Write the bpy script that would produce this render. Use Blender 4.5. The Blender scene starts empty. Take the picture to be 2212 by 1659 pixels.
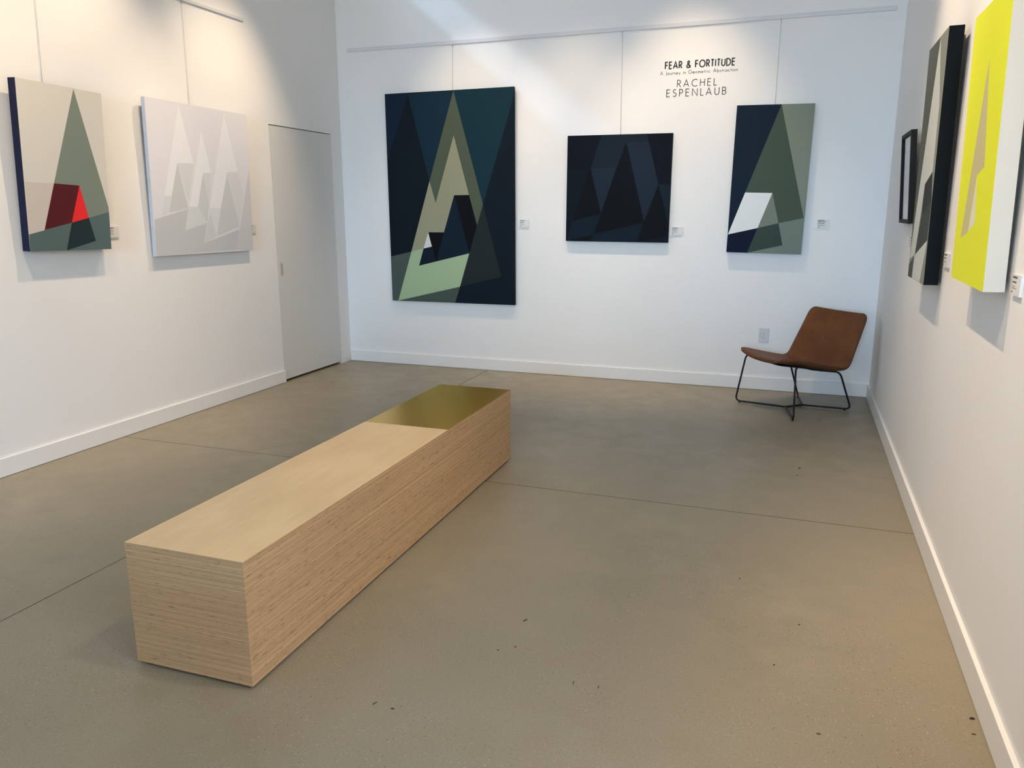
import bpy, bmesh, math, random
from mathutils import Vector, Matrix
random.seed(7)
C = bpy.context.scene.collection
PI = math.pi

# ------------------------------------------------------------------ helpers
def s2l(c):
    c = c / 255.0
    return c / 12.92 if c <= 0.04045 else ((c + 0.055) / 1.055) ** 2.4

def rgb(t, k=1.0):
    return tuple(min(1.0, s2l(v) * k) for v in t) + (1.0,)

def mat(name, col, rough=0.5, metal=0.0, spec=0.5):
    m = bpy.data.materials.new(name); m.use_nodes = True
    b = m.node_tree.nodes['Principled BSDF']
    b.inputs['Base Color'].default_value = col
    b.inputs['Roughness'].default_value = rough
    b.inputs['Metallic'].default_value = metal
    b.inputs['Specular IOR Level'].default_value = spec
    return m

class NT:
    """small wrapper to wire shader nodes"""
    def __init__(s, m):
        s.t = m.node_tree; s.b = s.t.nodes['Principled BSDF']
    def n(s, typ, **kw):
        nd = s.t.nodes.new(typ)
        for k, v in kw.items():
            if k.startswith('i_'): nd.inputs[k[2:].replace('_', ' ')].default_value = v
            else: setattr(nd, k, v)
        return nd
    def l(s, a, b): s.t.links.new(a, b)
    def coord(s, scale=(1, 1, 1)):
        tc = s.n('ShaderNodeTexCoord'); mp = s.n('ShaderNodeMapping')
        mp.inputs['Scale'].default_value = scale
        s.l(tc.outputs['Object'], mp.inputs['Vector']); return mp.outputs['Vector']
    def noise(s, scale, detail=3, rough=0.5, vec=None, vs=(1, 1, 1)):
        nd = s.n('ShaderNodeTexNoise'); nd.inputs['Scale'].default_value = scale
        nd.inputs['Detail'].default_value = detail; nd.inputs['Roughness'].default_value = rough
        s.l(vec if vec is not None else s.coord(vs), nd.inputs['Vector']); return nd.outputs['Fac']
    def ramp(s, fac, stops):
        r = s.n('ShaderNodeValToRGB'); e = r.color_ramp.elements
        e[0].position, e[0].color = stops[0]; e[1].position, e[1].color = stops[-1]
        for p, c in stops[1:-1]:
            x = e.new(p); x.color = c
        s.l(fac, r.inputs['Fac']); return r.outputs['Color']
    def mix(s, fac, a, b, mode='MIX'):
        m = s.n('ShaderNodeMix', data_type='RGBA', blend_type=mode)
        for sock, v in ((m.inputs[0], fac), (m.inputs[6], a), (m.inputs[7], b)):
            if isinstance(v, (tuple, float, int)): sock.default_value = v
            else: s.l(v, sock)
        return m.outputs[2]
    def math(s, op, a, b=0.0, clamp=False):
        m = s.n('ShaderNodeMath', operation=op, use_clamp=clamp)
        for sock, v in ((m.inputs[0], a), (m.inputs[1], b)):
            if isinstance(v, (float, int)): sock.default_value = v
            else: s.l(v, sock)
        return m.outputs[0]
    def bump(s, h, strength, dist=0.001):
        b = s.n('ShaderNodeBump'); b.inputs['Strength'].default_value = strength
        b.inputs['Distance'].default_value = dist
        s.l(h, b.inputs['Height']); s.l(b.outputs['Normal'], s.b.inputs['Normal'])
    def col(s, c): s.l(c, s.b.inputs['Base Color'])

def g(v): return (v, v, v, 1.0)

def box(bm, x0, x1, y0, y1, z0, z1, mi=0):
    vs = [bm.verts.new(p) for p in ((x0, y0, z0), (x1, y0, z0), (x1, y1, z0), (x0, y1, z0), (x0, y0, z1), (x1, y0, z1), (x1, y1, z1), (x0, y1, z1))]
    fs = []
    for q in ((0, 3, 2, 1), (4, 5, 6, 7), (0, 1, 5, 4), (1, 2, 6, 5), (2, 3, 7, 6), (3, 0, 4, 7)):
        f = bm.faces.new([vs[i] for i in q]); f.material_index = mi; fs.append(f)
    return vs

def bev(bm, w, seg=2):
    bmesh.ops.bevel(bm, geom=list(bm.edges), offset=w, segments=seg, profile=0.5, affect='EDGES')

def tube(bm, pts, r, seg=12, cap=True):
    pts = [Vector(p) for p in pts]; n = len(pts); rings = []
    t0 = (pts[1] - pts[0]).normalized()
    up = Vector((0, 0, 1)) if abs(t0.z) < 0.9 else Vector((1, 0, 0))
    nrm = (up - t0 * up.dot(t0)).normalized()
    for i in range(n):
        a = pts[max(i - 1, 0)]; b = pts[min(i + 1, n - 1)]
        t = (b - a).normalized()
        nrm = (nrm - t * nrm.dot(t)).normalized(); bi = t.cross(nrm)
        rings.append([bm.verts.new(pts[i] + (nrm * math.cos(k * 2 * PI / seg) + bi * math.sin(k * 2 * PI / seg)) * r) for k in range(seg)])
    for i in range(n - 1):
        for k in range(seg):
            f = bm.faces.new((rings[i][k], rings[i][(k + 1) % seg], rings[i + 1][(k + 1) % seg], rings[i + 1][k])); f.smooth = True
    if cap:
        bm.faces.new(list(reversed(rings[0]))); bm.faces.new(rings[-1])

def fillet(pts, r, seg=6):
    """round the inner corners of a polyline"""
    pts = [Vector(p) for p in pts]; out = [pts[0]]
    for i in range(1, len(pts) - 1):
        a, b, c = pts[i - 1], pts[i], pts[i + 1]
        d1 = (a - b); d2 = (c - b); k = min(r, d1.length * .45, d2.length * .45)
        p0 = b + d1.normalized() * k; p1 = b + d2.normalized() * k
        for j in range(seg + 1):
            t = j / seg; out.append(p0 * (1 - t) ** 2 + b * 2 * t * (1 - t) + p1 * t * t)
    out.append(pts[-1]); return out

def obj(name, bm, mats, parent=None, fix=True):
    if fix: bmesh.ops.recalc_face_normals(bm, faces=list(bm.faces))
    me = bpy.data.meshes.new(name); bm.to_mesh(me); bm.free()
    for m in (mats if isinstance(mats, (list, tuple)) else [mats]): me.materials.append(m)
    o = bpy.data.objects.new(name, me); C.objects.link(o)
    if parent: o.parent = parent
    return o

def tag(o, label, cat, group=None):
    o['label'] = label; o['category'] = cat
    if group: o['group'] = group
    return o

def thing(name, label, cat, loc=(0, 0, 0), rot=(0, 0, 0), group=None):
    o = bpy.data.objects.new(name, None); C.objects.link(o)
    o.empty_display_size = 0.1
    o.location = loc; o.rotation_euler = rot
    return tag(o, label, cat, group)

def struct(name, bm, m, parent=None):
    o = obj(name, bm, m, parent)
    if not parent: o['kind'] = 'structure'
    return o

def ubox(*a, bevel=0):
    bm = bmesh.new(); box(bm, *a)
    if bevel: bev(bm, bevel)
    return bm

# ------------------------------------------------------------------ room measures (metres)
W = 4.8145          # back wall width
FRONT = -16.0        # inner face of the street front
H = 4.9            # ceiling height
# colour fields of each canvas, as fractions of its width and height
PATTERNS={
'p1':( (8, 22, 34) ,[
 ((14,34,54),[(0.0,1.0),(0.1883,0.994),(0.0048,0.6885)]),
 ((8,22,32),[(0.1883,0.994),(0.3413,0.5885),(0.1751,0.2491),(0.0011,0.2227),(0.0048,0.6885)]),
 ((16,42,58),[(0.1883,0.994),(0.5462,0.9976),(0.3413,0.5885)]),
 ((17,48,60),[(0.5462,0.9976),(1.0,1.0),(0.992,0.9435),(0.7605,0.4769)]),
 ((80,90,74),[(0.5462,0.9976),(0.7605,0.4769),(0.7134,0.3763),(0.653,0.5213),(0.5417,0.7972)]),
 ((80,90,74),[(0.5462,0.9976),(0.5417,0.7972),(0.3869,0.4847),(0.3413,0.5885)]),
 ((152,150,124),[(0.5417,0.7972),(0.653,0.5213),(0.5359,0.5207)]),
 ((152,150,124),[(0.5417,0.7972),(0.5359,0.5207),(0.3869,0.4847)]),
 ((152,150,124),[(0.3869,0.4847),(0.5359,0.5207),(0.4479,0.3445),(0.3191,0.3443)]),
 ((152,150,124),[(0.3413,0.5885),(0.3869,0.4847),(0.3191,0.3443),(0.1751,0.2491)]),
 ((152,150,124),[(0.3191,0.3443),(0.2777,0.2652),(0.1751,0.2491)]),
 ((4,6,14),[(0.5359,0.5207),(0.653,0.5213),(0.7134,0.3763),(0.6484,0.2449)]),
 ((10,32,46),[(0.5359,0.5207),(0.6484,0.2449),(0.3807,0.2043),(0.4479,0.3445)]),
 ((4,6,14),[(0.3191,0.3443),(0.4479,0.3445),(0.3807,0.2043),(0.3466,0.2749)]),
 ((215,213,208),[(0.3191,0.3443),(0.3466,0.2749),(0.2777,0.2652)]),
 ((10,28,42),[(0.2777,0.2652),(0.3466,0.2749),(0.3807,0.2043),(0.2353,0.1795)]),
 ((164,186,148),[(0.1751,0.2491),(0.2777,0.2652),(0.2353,0.1795),(0.0502,0.001)]),
 ((164,186,148),[(0.2353,0.1795),(0.6484,0.2449),(0.5681,0.081),(0.0502,0.001)]),
 ((75,88,82),[(0.0011,0.2227),(0.1751,0.2491),(0.0502,0.001),(0.0,0.0)]),
 ((72,84,76),[(0.0502,0.001),(0.5681,0.081),(0.5271,0.0)]),
 ((34,42,42),[(0.7605,0.4769),(0.8977,0.1352),(0.5681,0.081)]),
]),
'p2':( (5, 14, 30) ,[
 ((24,38,50),[(0.3308,1.0),(0.7612,1.0),(0.7814,0.9277),(0.5723,0.9291),(0.4849,0.6964),(0.2345,0.6921)]),
 ((30,46,60),[(0.2345,0.6921),(0.4849,0.6964),(0.3463,0.2697)]),
 ((32,46,62),[(0.5723,0.9291),(0.7814,0.9277),(0.8876,0.5399),(0.7658,0.1977)]),
 ((2,10,20),[(0.5685,0.9277),(0.7659,0.1939),(0.2921,0.0795),(0.3463,0.2697)]),
 ((6,22,34),[(0.0039,0.6912),(0.2313,0.6921),(0.0669,0.1955),(0.0021,0.1836)]),
 ((3,10,20),[(0.2313,0.6921),(0.3463,0.2697),(0.0669,0.1955)]),
 ((14,34,48),[(0.0588,0.1955),(0.3463,0.2674),(0.2764,0.0676),(0.0098,0.0025)]),
 ((4,10,22),[(0.0,0.0),(0.2764,0.0676),(0.2542,0.0)]),
 ((14,34,50),[(0.2764,0.0676),(0.7663,0.1862),(0.7043,0.0),(0.2542,0.0)]),
 ((3,12,20),[(0.8876,0.5399),(0.9878,0.1984),(0.9949,0.0674),(0.7659,0.1939)]),
 ((3,12,20),[(0.7659,0.1939),(0.9949,0.0674),(0.7469,0.0131),(0.7043,0.0)]),
 ((20,38,52),[(0.8899,0.5399),(0.9991,0.539),(0.9921,0.1908)]),
 ((8,24,40),[(0.7469,0.0131),(0.9971,0.069),(1.0,0.0),(0.7043,0.0)]),
]),
'p3':( (108, 122, 112) ,[
 ((14,30,46),[(0.0,1.0),(0.5782,1.0),(0.1954,0.417),(0.0048,0.1249)]),
 ((66,80,68),[(0.5782,1.0),(0.992,0.2484),(0.6708,0.2105),(0.5557,0.4149)]),
 ((66,80,68),[(0.5782,1.0),(0.5557,0.4149),(0.1954,0.417)]),
 ((122,130,116),[(0.5782,1.0),(1.0,1.0),(0.992,0.2484)]),
 ((218,222,220),[(0.1954,0.417),(0.5557,0.4149),(0.3991,0.1743),(0.0048,0.1249)]),
 ((112,122,110),[(0.5557,0.4149),(0.6708,0.2105),(0.3991,0.1743)]),
 ((6,20,42),[(0.0048,0.1249),(0.3991,0.1743),(0.2841,0.0),(0.0,0.0)]),
 ((52,68,62),[(0.3991,0.1743),(0.6708,0.2105),(0.7492,0.0599),(0.2841,0.0)]),
]),
'A':( (205, 192, 172) ,[
 ((120,124,106),[(0.6529,0.9974),(0.9965,0.277),(1.0,0.2453),(0.6389,0.4075)]),
 ((120,124,106),[(0.6529,0.9974),(0.6389,0.4075),(0.3348,0.4122)]),
 ((120,124,106),[(0.6389,0.4075),(1.0,0.2453),(0.7289,0.2052)]),
 ((196,178,158),[(0.0079,0.4112),(0.3348,0.4122),(0.1807,0.1273),(0.003,0.1016)]),
 ((82,28,30),[(0.3348,0.4122),(0.6389,0.4075),(0.5111,0.174),(0.1807,0.1273)]),
 ((222,44,42),[(0.6389,0.4075),(0.7289,0.2052),(0.5111,0.174)]),
 ((84,96,88),[(0.003,0.1016),(0.5111,0.174),(0.4234,0.0),(0.0,0.0)]),
 ((36,46,46),[(0.5111,0.174),(0.7289,0.2052),(0.7982,0.0565),(0.4234,0.0)]),
 ((84,98,92),[(0.7289,0.2052),(1.0,0.2453),(1.0,0.0),(0.7982,0.0565)]),
 ((84,98,92),[(0.7982,0.0565),(1.0,0.0),(0.4234,0.0)]),
]),
'B':( (214, 204, 197) ,[
 ((222,214,205),[(0.2988,0.9844),(0.4039,0.6156),(0.2496,0.6085)]),
 ((222,214,205),[(0.2988,0.9844),(0.2496,0.6085),(0.1783,0.3926),(0.1107,0.3908)]),
 ((206,201,191),[(0.1107,0.3908),(0.1783,0.3926),(0.1458,0.2861),(0.0725,0.2553)]),
 ((194,188,177),[(0.2496,0.6085),(0.3264,0.3125),(0.1454,0.2821),(0.1783,0.3926)]),
 ((206,198,187),[(0.2496,0.6085),(0.4039,0.6156),(0.3305,0.3579)]),
 ((222,214,205),[(0.5002,0.8345),(0.5763,0.5603),(0.4936,0.5561)]),
 ((222,214,205),[(0.5002,0.8345),(0.4936,0.5561),(0.4212,0.3237),(0.3381,0.3226)]),
 ((205,201,190),[(0.3381,0.3226),(0.4212,0.3237),(0.5058,0.2124),(0.2832,0.1636)]),
 ((196,192,182),[(0.4936,0.5561),(0.5348,0.3279),(0.5058,0.2124),(0.4212,0.3237)]),
 ((206,199,189),[(0.4936,0.5561),(0.5763,0.5603),(0.5348,0.3279)]),
 ((222,214,205),[(0.7455,0.9766),(0.8666,0.5803),(0.7462,0.5741)]),
 ((222,214,205),[(0.7455,0.9766),(0.7462,0.5741),(0.658,0.3167),(0.5401,0.3152)]),
 ((207,204,194),[(0.5401,0.3152),(0.658,0.3167),(0.5946,0.112)]),
 ((195,190,180),[(0.7446,0.5541),(0.8537,0.1841),(0.5976,0.1163),(0.658,0.3167)]),
 ((208,200,190),[(0.7462,0.5741),(0.8666,0.5803),(0.9225,0.4238),(0.8537,0.1841)]),
 ((188,183,174),[(0.0085,0.2378),(0.3261,0.3084),(0.2832,0.1636),(0.0,0.0)]),
 ((188,183,174),[(0.2832,0.1636),(0.5058,0.2124),(0.4556,0.0719),(0.0,0.0)]),
 ((188,183,174),[(0.4556,0.0719),(0.852,0.1615),(0.8046,0.0103),(0.0,0.0)]),
 ((200,193,184),[(0.5447,0.2939),(0.592,0.1121),(0.4556,0.0719)]),
 ((200,190,180),[(0.9995,0.616),(1.0,0.1876),(0.8605,0.1795)]),
 ((196,188,178),[(0.8605,0.1795),(1.0,0.1876),(1.0,0.0),(0.8046,0.0103)]),
]),
'D':( (140, 145, 135) ,[
 ((84,90,84),[(0.0,1.0),(0.6032,0.9969),(0.0,0.09),(0.0,0.0639)]),
 ((205,210,206),[(0.6032,0.9969),(0.8848,0.7202),(0.5248,0.4125),(0.0,0.09)]),
 ((205,210,206),[(0.8848,0.7202),(0.8839,0.4565),(0.5248,0.4125)]),
 ((205,210,206),[(0.5248,0.4125),(0.4364,0.267),(0.3234,0.1082),(0.0,0.0794)]),
 ((42,49,52),[(0.8839,0.4565),(0.9836,0.3382),(0.4988,0.2673),(0.5248,0.4125)]),
 ((62,68,67),[(0.9836,0.3382),(0.9676,0.1817),(0.3234,0.1082),(0.4865,0.2765)]),
 ((66,74,69),[(0.0,0.0532),(0.3035,0.1028),(0.2896,0.0016),(0.0,0.0)]),
 ((205,210,206),[(0.3035,0.1028),(0.9676,0.1817),(0.7685,0.0008),(0.2762,0.0011)]),
]),
'E':( (234, 232, 52) ,[
 ((205,190,152),[(0.5448,0.8021),(0.706,0.426),(0.521,0.3996),(0.4621,0.2796)]),
 ((205,190,152),[(0.5448,0.8021),(0.521,0.3996),(0.4172,0.1916),(0.1952,0.1642)]),
 ((230,224,206),[(0.5222,0.3981),(0.6002,0.227),(0.4159,0.1931)]),
]),
'C':( (0, 0, 0) ,[
 ((1,1,1),[(0.1818,0.9239),(0.8842,0.9429),(0.885,0.0384),(0.1861,0.0312)]),
 ((2,2,2),[(0.4784,0.7697),(0.8343,0.8045),(0.8725,0.2218),(0.4983,0.2154)]),
]),
}

# ------------------------------------------------------------------ materials
BRASS = (.74, .46, .055, 1)
PLY_D = (.35, .222, .116, 1); PLY_M = (.48, .316, .172, 1); PLY_L = (.545, .374, .214, 1)
FL_A = (.262, .226, .165, 1); FL_B = (.335, .292, .216, 1); FL_C = (.292, .262, .200, 1)
def wall_mat():
    m = mat('white_wall_paint', g(.80), .6, 0, .3); n = NT(m)
    n.col(n.ramp(n.noise(1.3, 2), [(.3, (.80, .796, .79, 1)), (.7, (.82, .818, .813, 1))]))
    n.bump(n.noise(260, 2), .08, .0006); return m
M_wall = wall_mat()
M_trim = mat('white_trim_paint', (.79, .785, .775, 1), .42, 0, .4)
M_ceil = mat('ceiling_paint', g(.78), .8)
M_dark = mat('gap_shade', g(.012), .9)  # near-black, stands for the shade behind the door gaps
M_door = mat('white_door_paint', (.66, .66, .645, 1), .5, 0, .35)

def floor_mat():
    m = mat('sealed_concrete', (.3, .26, .2, 1), .4); n = NT(m)
    big = n.noise(.9, 4, .55); mid = n.noise(5.5, 5, .6); fine = n.noise(140, 3, .7)
    c = n.ramp(big, [(.3, FL_A), (.7, FL_B)])
    c = n.mix(n.ramp(mid, [(.38, g(0)), (.68, g(1))]), c, FL_C)
    c = n.mix(.30, c, n.ramp(fine, [(.25, (.10, .085, .06, 1)), (.75, (.60, .54, .42, 1))]), 'OVERLAY')
    # sand grains and dark specks ground into the surface, denser in worn patches
    wear = n.ramp(n.noise(1.7, 3), [(.42, g(0)), (.62, g(1))])
    for scale, thr, colr, w in ((85, .20, (.62, .56, .44, 1), .6), (62, .17, (.06, .045, .03, 1), .9), (30, .08, (.045, .035, .025, 1), .9)):
        v = n.n('ShaderNodeTexVoronoi'); v.inputs['Scale'].default_value = scale; n.l(n.coord(), v.inputs['Vector'])
        hit = n.ramp(v.outputs['Distance'], [(thr * .6, g(1)), (thr, g(0))])
        sel = n.n('ShaderNodeSeparateColor'); n.l(v.outputs['Color'], sel.inputs[0])
        keep = n.math('GREATER_THAN', sel.outputs[0], .62)
        f = n.math('MULTIPLY', n.math('MULTIPLY', hit, keep), n.math('ADD', n.math('MULTIPLY', wear, .6), .25), True)
        c = n.mix(n.math('MULTIPLY', f, w), c, colr)
    n.col(c)
    r = n.ramp(mid, [(.3, g(.34)), (.7, g(.48))]); n.l(r, n.b.inputs['Roughness'])
    n.bump(fine, .12, .0006); return m
M_floor = floor_mat()

def ply_edge_mat():
    m = mat('plywood_edge', (.45, .32, .18, 1), .55, 0, .3); n = NT(m)
    streak = n.noise(1, 4, .6, vs=(.6, .6, 170)); blot = n.noise(1, 3, .5, vs=(3, 3, 18))
    c = n.ramp(streak, [(.30, PLY_D), (.55, PLY_M), (.75, PLY_L)])
    fineline = n.noise(1, 3, .6, vs=(1.6, 1.6, 520))
    c = n.mix(.15, c, n.ramp(fineline, [(.36, (.25, .16, .08, 1)), (.62, (.72, .54, .33, 1))]))
    c = n.mix(n.ramp(blot, [(.4, g(0)), (.7, g(.35))]), c, (.40, .265, .16, 1))
    tc = n.n('ShaderNodeTexCoord'); sx = n.n('ShaderNodeSeparateXYZ'); n.l(tc.outputs['Object'], sx.inputs[0])
    fr = n.math('FRACT', n.math('DIVIDE', sx.outputs[2], .0187))
    line = n.math('LESS_THAN', fr, .075)
    vis = n.ramp(n.noise(1, 2, .5, vs=(.7, .7, 50)), [(.4, g(.15)), (.62, g(.9))])
    c = n.mix(n.math('MULTIPLY', n.math('MULTIPLY', line, vis), .7), c, (.74, .60, .40, 1))
    void = n.ramp(n.noise(1, 3, .55, vs=(20, 20, 380)), [(.622, g(0)), (.66, g(1))])
    c = n.mix(n.math('MULTIPLY', void, .85), c, (.10, .065, .03, 1))
    n.col(c); n.bump(streak, .15, .0006); return m
M_ply = ply_edge_mat()

def birch_mat():
    m = mat('birch_veneer', (.65, .48, .28, 1), .42, 0, .4); n = NT(m)
    a = n.noise(1, 4, .55, vs=(7, 3, 7)); b = n.noise(1, 4, .6, vs=(38, 3, 38))
    c = n.ramp(a, [(.3, (.62, .435, .225, 1)), (.7, (.72, .53, .295, 1))])
    c = n.mix(.10, c, n.ramp(b, [(.35, (.42, .28, .14, 1)), (.65, (.78, .62, .42, 1))]))
    n.col(c); n.l(n.ramp(a, [(.3, g(.36)), (.7, g(.46))]), n.b.inputs['Roughness']); return m
M_birch = birch_mat()
def brass_mat():
    m = mat('brushed_brass', BRASS, .27, .85); return m
M_brass = brass_mat()
M_black = mat('satin_black', g(.010), .6, 0, .2)
M_wire = mat('powder_coated_steel', (.008, .009, .012, 1), .5, 0, .3)
M_vinyl = mat('black_vinyl', g(.012), .5)
M_greytext = mat('grey_print', g(.10), .7)
M_lighttext = mat('pale_grey_print', g(.28), .7)
M_card = mat('card_white', g(.70), .6)
M_core = mat('foam_core', g(.62), .8)
M_cable = mat('hanging_cable', g(.50), .5, .0)
M_rail = mat('rail_paint', (.66, .66, .68, 1), .4)
M_plate = mat('outlet_plastic', (.60, .60, .615, 1), .35)
M_pine = mat('shaded_stretcher_pine', (.10, .06, .03, 1), .8)  # pine darkened to paint in the shade of the gap behind the canvas
M_plinth = mat('plinth_shadow_board', g(.05), .8)  # dark colour paints in the shade of the gap under the bench
def leather_mat():
    m = mat('brown_leather', (.17, .07, .03, 1), .55, 0, .16); n = NT(m)
    a = n.noise(7, 4, .6); b = n.noise(420, 3, .6)
    n.col(n.ramp(a, [(.3, (.105, .036, .013, 1)), (.7, (.165, .062, .022, 1))]))
    n.l(n.ramp(a, [(.3, g(.44)), (.7, g(.56))]), n.b.inputs['Roughness'])
    n.bump(b, .18, .0008); return m
M_leather = leather_mat()
M_seam = mat('leather_piping', (.07, .022, .010, 1), .5)

_paint = {}
def paint(c, tint=(1, 1, 1)):
    k = (c, tint)
    if k not in _paint:
        m = mat('acrylic_paint', tuple(min(.86, s2l(v) * f) for v, f in zip(c, tint)) + (1,), .62, 0, .12); n = NT(m)
        n.bump(n.noise(900, 1), .06, .0003); _paint[k] = m
    return _paint[k]
WARM = (1.0, .75, .50)
SKY = (.48, .73, 1.0, 1)
SKY_S = 54.0
EXPOSURE = 0.18

# ------------------------------------------------------------------ the setting
AXF = W + 4.4
def seg_floor():
    bm = bmesh.new(); jx, jy, w, dp = 1.501, -2.918, .0022, .006
    xs = [-.25, jx - w, jx + w, AXF]; ys = [FRONT - .3, jy - w, jy + w, .25]
    zt = lambda i, j: -dp if (i == 1 or j == 1) else 0.0
    for i in range(3):
        for j in range(3):
            z = zt(i, j)
            bm.faces.new([bm.verts.new(p) for p in ((xs[i], ys[j], z), (xs[i + 1], ys[j], z), (xs[i + 1], ys[j + 1], z), (xs[i], ys[j + 1], z))]).material_index = 1 if z < 0 else 0
    def wall(a, b): bm.faces.new([bm.verts.new(p) for p in ((*a, 0), (*b, 0), (*b, -dp), (*a, -dp))]).material_index = 1
    for j in (0, 2):
        for i in (1, 2): wall((xs[i], ys[j]), (xs[i], ys[j + 1]))
    for i in (0, 2):
        for j in (1, 2): wall((xs[i], ys[j]), (xs[i + 1], ys[j]))
    box(bm, xs[0], xs[3], ys[0], ys[3], -.20, -.02)
    return bm
M_joint = mat('joint_filler', (.075, .06, .042, 1), .8)
struct('floor', seg_floor(), [M_floor, M_joint])
struct('ceiling', ubox(-.25, W + .25, FRONT - .3, .25, H, H + .15), M_ceil)
struct('wall_back', ubox(-.25, W + .25, 0, .25, -.02, H), M_wall)
# right wall; its opening and side room are added to throw light in
OY0, OY1, OZ, AX = -8.8, -5.35, 2.75, W + 4.2
bm = bmesh.new()
box(bm, W, W + .25, OY1, 0, -.02, H); box(bm, W, W + .25, FRONT - .3, OY0, -.02, H); box(bm, W, W + .25, OY0, OY1, OZ, H)
struct('wall_right', bm, M_wall)
bm = bmesh.new()
box(bm, AX, AX + .15, OY0 - 1.2, OY1 + .9, -.02, 3.1); box(bm, W + .25, AX, OY1 + .75, OY1 + .9, -.02, 3.1); box(bm, W + .25, AX, OY0 - 1.2, OY0 - 1.05, -.02, 3.1)
struct('wall_added_room', bm, M_wall)
struct('ceiling_added_room', ubox(W + .25, AX + .15, OY0 - 1.2, OY1 + .9, 3.1, 3.2), M_ceil)
# unseen low wall added to keep window light off the bench end
struct('wall_light_block', ubox(1.50, W, -7.75, -7.60, 0, 1.05), M_wall)
D0, D1, DZ = -1.1098, -.1764, 2.1839
bm = bmesh.new()
SY0, SY1, SZ0, SZ1 = -2.75, -.55, 3.97, 4.27     # unseen slot added to shape the light streak
box(bm, -.25, 0, FRONT - .3, D0, -.02, SZ0); box(bm, -.25, 0, D1, 0, -.02, SZ0); box(bm, -.25, 0, D0, D1, DZ, SZ0)
box(bm, -.25, 0, FRONT - .3, SY0, SZ0, SZ1 + .25); box(bm, -.25, 0, SY1, 0, SZ0, SZ1 + .25)
box(bm, -.03, 0, SY0, SY1, SZ1, SZ1 + .25); box(bm, -.25, 0, FRONT - .3, 0, SZ1 + .25, H)
struct('wall_left', bm, M_wall)
# flush door in the left wall
dr = bpy.data.objects.new('door_1', None); C.objects.link(dr); dr.location = (0, D0, 0); dr['kind'] = 'structure'
dw = D1 - D0
obj('door_panel', ubox(-.044, -.0005, .0022, dw - .0030, .021, DZ - .0075), M_door, dr)
obj('gap_shade_sheet', ubox(-.20, -.16, 0, dw, .0, DZ), M_dark, dr)  # near-black sheet added so the gaps round the door read dark
bm = bmesh.new()
for a in ((.034, .080, .926, .940), (.034, .080, 1.034, 1.048), (.034, .044, .940, 1.034), (.070, .080, .940, 1.034)): box(bm, -.0005, .0025, a[0], a[1], a[2], a[3])
hp = obj('flush_pull', bm, mat('pull_plate', (.60, .555, .50, 1), .45), dr); hp['label'] = 'pale flush pull plate'
obj('pull_recess', ubox(-.0005, .0006, .044, .070, .940, 1.034), mat('pull_recess', (.44, .39, .34, 1), .5), hp)
# street front, far behind the camera, with one shop window
WX0, WX1, WZ0, WZ1 = 2.30, 4.60, .40, 3.60
bm = bmesh.new(); y0, y1 = FRONT - .25, FRONT
box(bm, 0, W, y0, y1, -.02, WZ0); box(bm, 0, W, y0, y1, WZ1, H); box(bm, 0, WX0, y0, y1, WZ0, WZ1); box(bm, WX1, W, y0, y1, WZ0, WZ1)
struct('wall_front', bm, M_wall)
def pane_mat(name, t_):
    m = bpy.data.materials.new(name); m.use_nodes = True; t = m.node_tree; t.nodes.clear()
    o = t.nodes.new('ShaderNodeOutputMaterial'); mx = t.nodes.new('ShaderNodeMixShader')
    tr = t.nodes.new('ShaderNodeBsdfTransparent'); tr.inputs[0].default_value = (t_, t_, t_, 1); gl = t.nodes.new('ShaderNodeBsdfGlossy'); gl.inputs['Roughness'].default_value = .02
    fr = t.nodes.new('ShaderNodeLayerWeight'); fr.inputs['Blend'].default_value = .5
    pw = t.nodes.new('ShaderNodeMath'); pw.operation = 'POWER'; pw.inputs[1].default_value = 5.0
    ma = t.nodes.new('ShaderNodeMath'); ma.operation = 'MULTIPLY_ADD'; ma.inputs[1].default_value = .6; ma.inputs[2].default_value = .03
    t.links.new(fr.outputs['Facing'], pw.inputs[0]); t.links.new(pw.outputs[0], ma.inputs[0]); t.links.new(ma.outputs[0], mx.inputs[0]); t.links.new(tr.outputs[0], mx.inputs[1]); t.links.new(gl.outputs[0], mx.inputs[2]); t.links.new(mx.outputs[0], o.inputs[0]); return m
M_glass = pane_mat('clear_glass', 1.0); M_tint = pane_mat('dimming_pane', .40)  # second pane darkened to dim the sky light through the added slot
def window(n, a, b, z0, z1):
    bm = bmesh.new(); x0, x1 = -.16, -.10
    box(bm, x0, x1, a, a + .05, z0, z1); box(bm, x0, x1, b - .05, b, z0, z1)
    box(bm, x0, x1, a + .05, b - .05, z0, z0 + .04); box(bm, x0, x1, a + .05, b - .05, z1 - .04, z1)
    f = struct('window_%d' % n, bm, M_black)
    obj('glass_pane', ubox(-.133, -.127, a + .05, b - .05, z0 + .04, z1 - .04), M_tint, f)
window(1, SY0, SY1, SZ0, SZ1 + .25)  # added window of the slot that passes the streak
bm = bmesh.new(); ym = FRONT - .12
for a, c in ((WX0, WX0 + .05), (WX1 - .05, WX1), (3.42, 3.47)): box(bm, a, c, ym - .03, ym + .03, WZ0, WZ1)
for a, c in ((WX0 + .05, 3.42), (3.47, WX1 - .05)):
    box(bm, a, c, ym - .03, ym + .03, WZ0, WZ0 + .05); box(bm, a, c, ym - .03, ym + .03, WZ1 - .05, WZ1)
f = struct('window_2', bm, M_black)
for a, c in ((WX0 + .05, 3.42), (3.47, WX1 - .05)): obj('glass_pane', ubox(a, c, ym - .003, ym + .003, WZ0 + .05, WZ1 - .05), M_glass, f)
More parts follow.
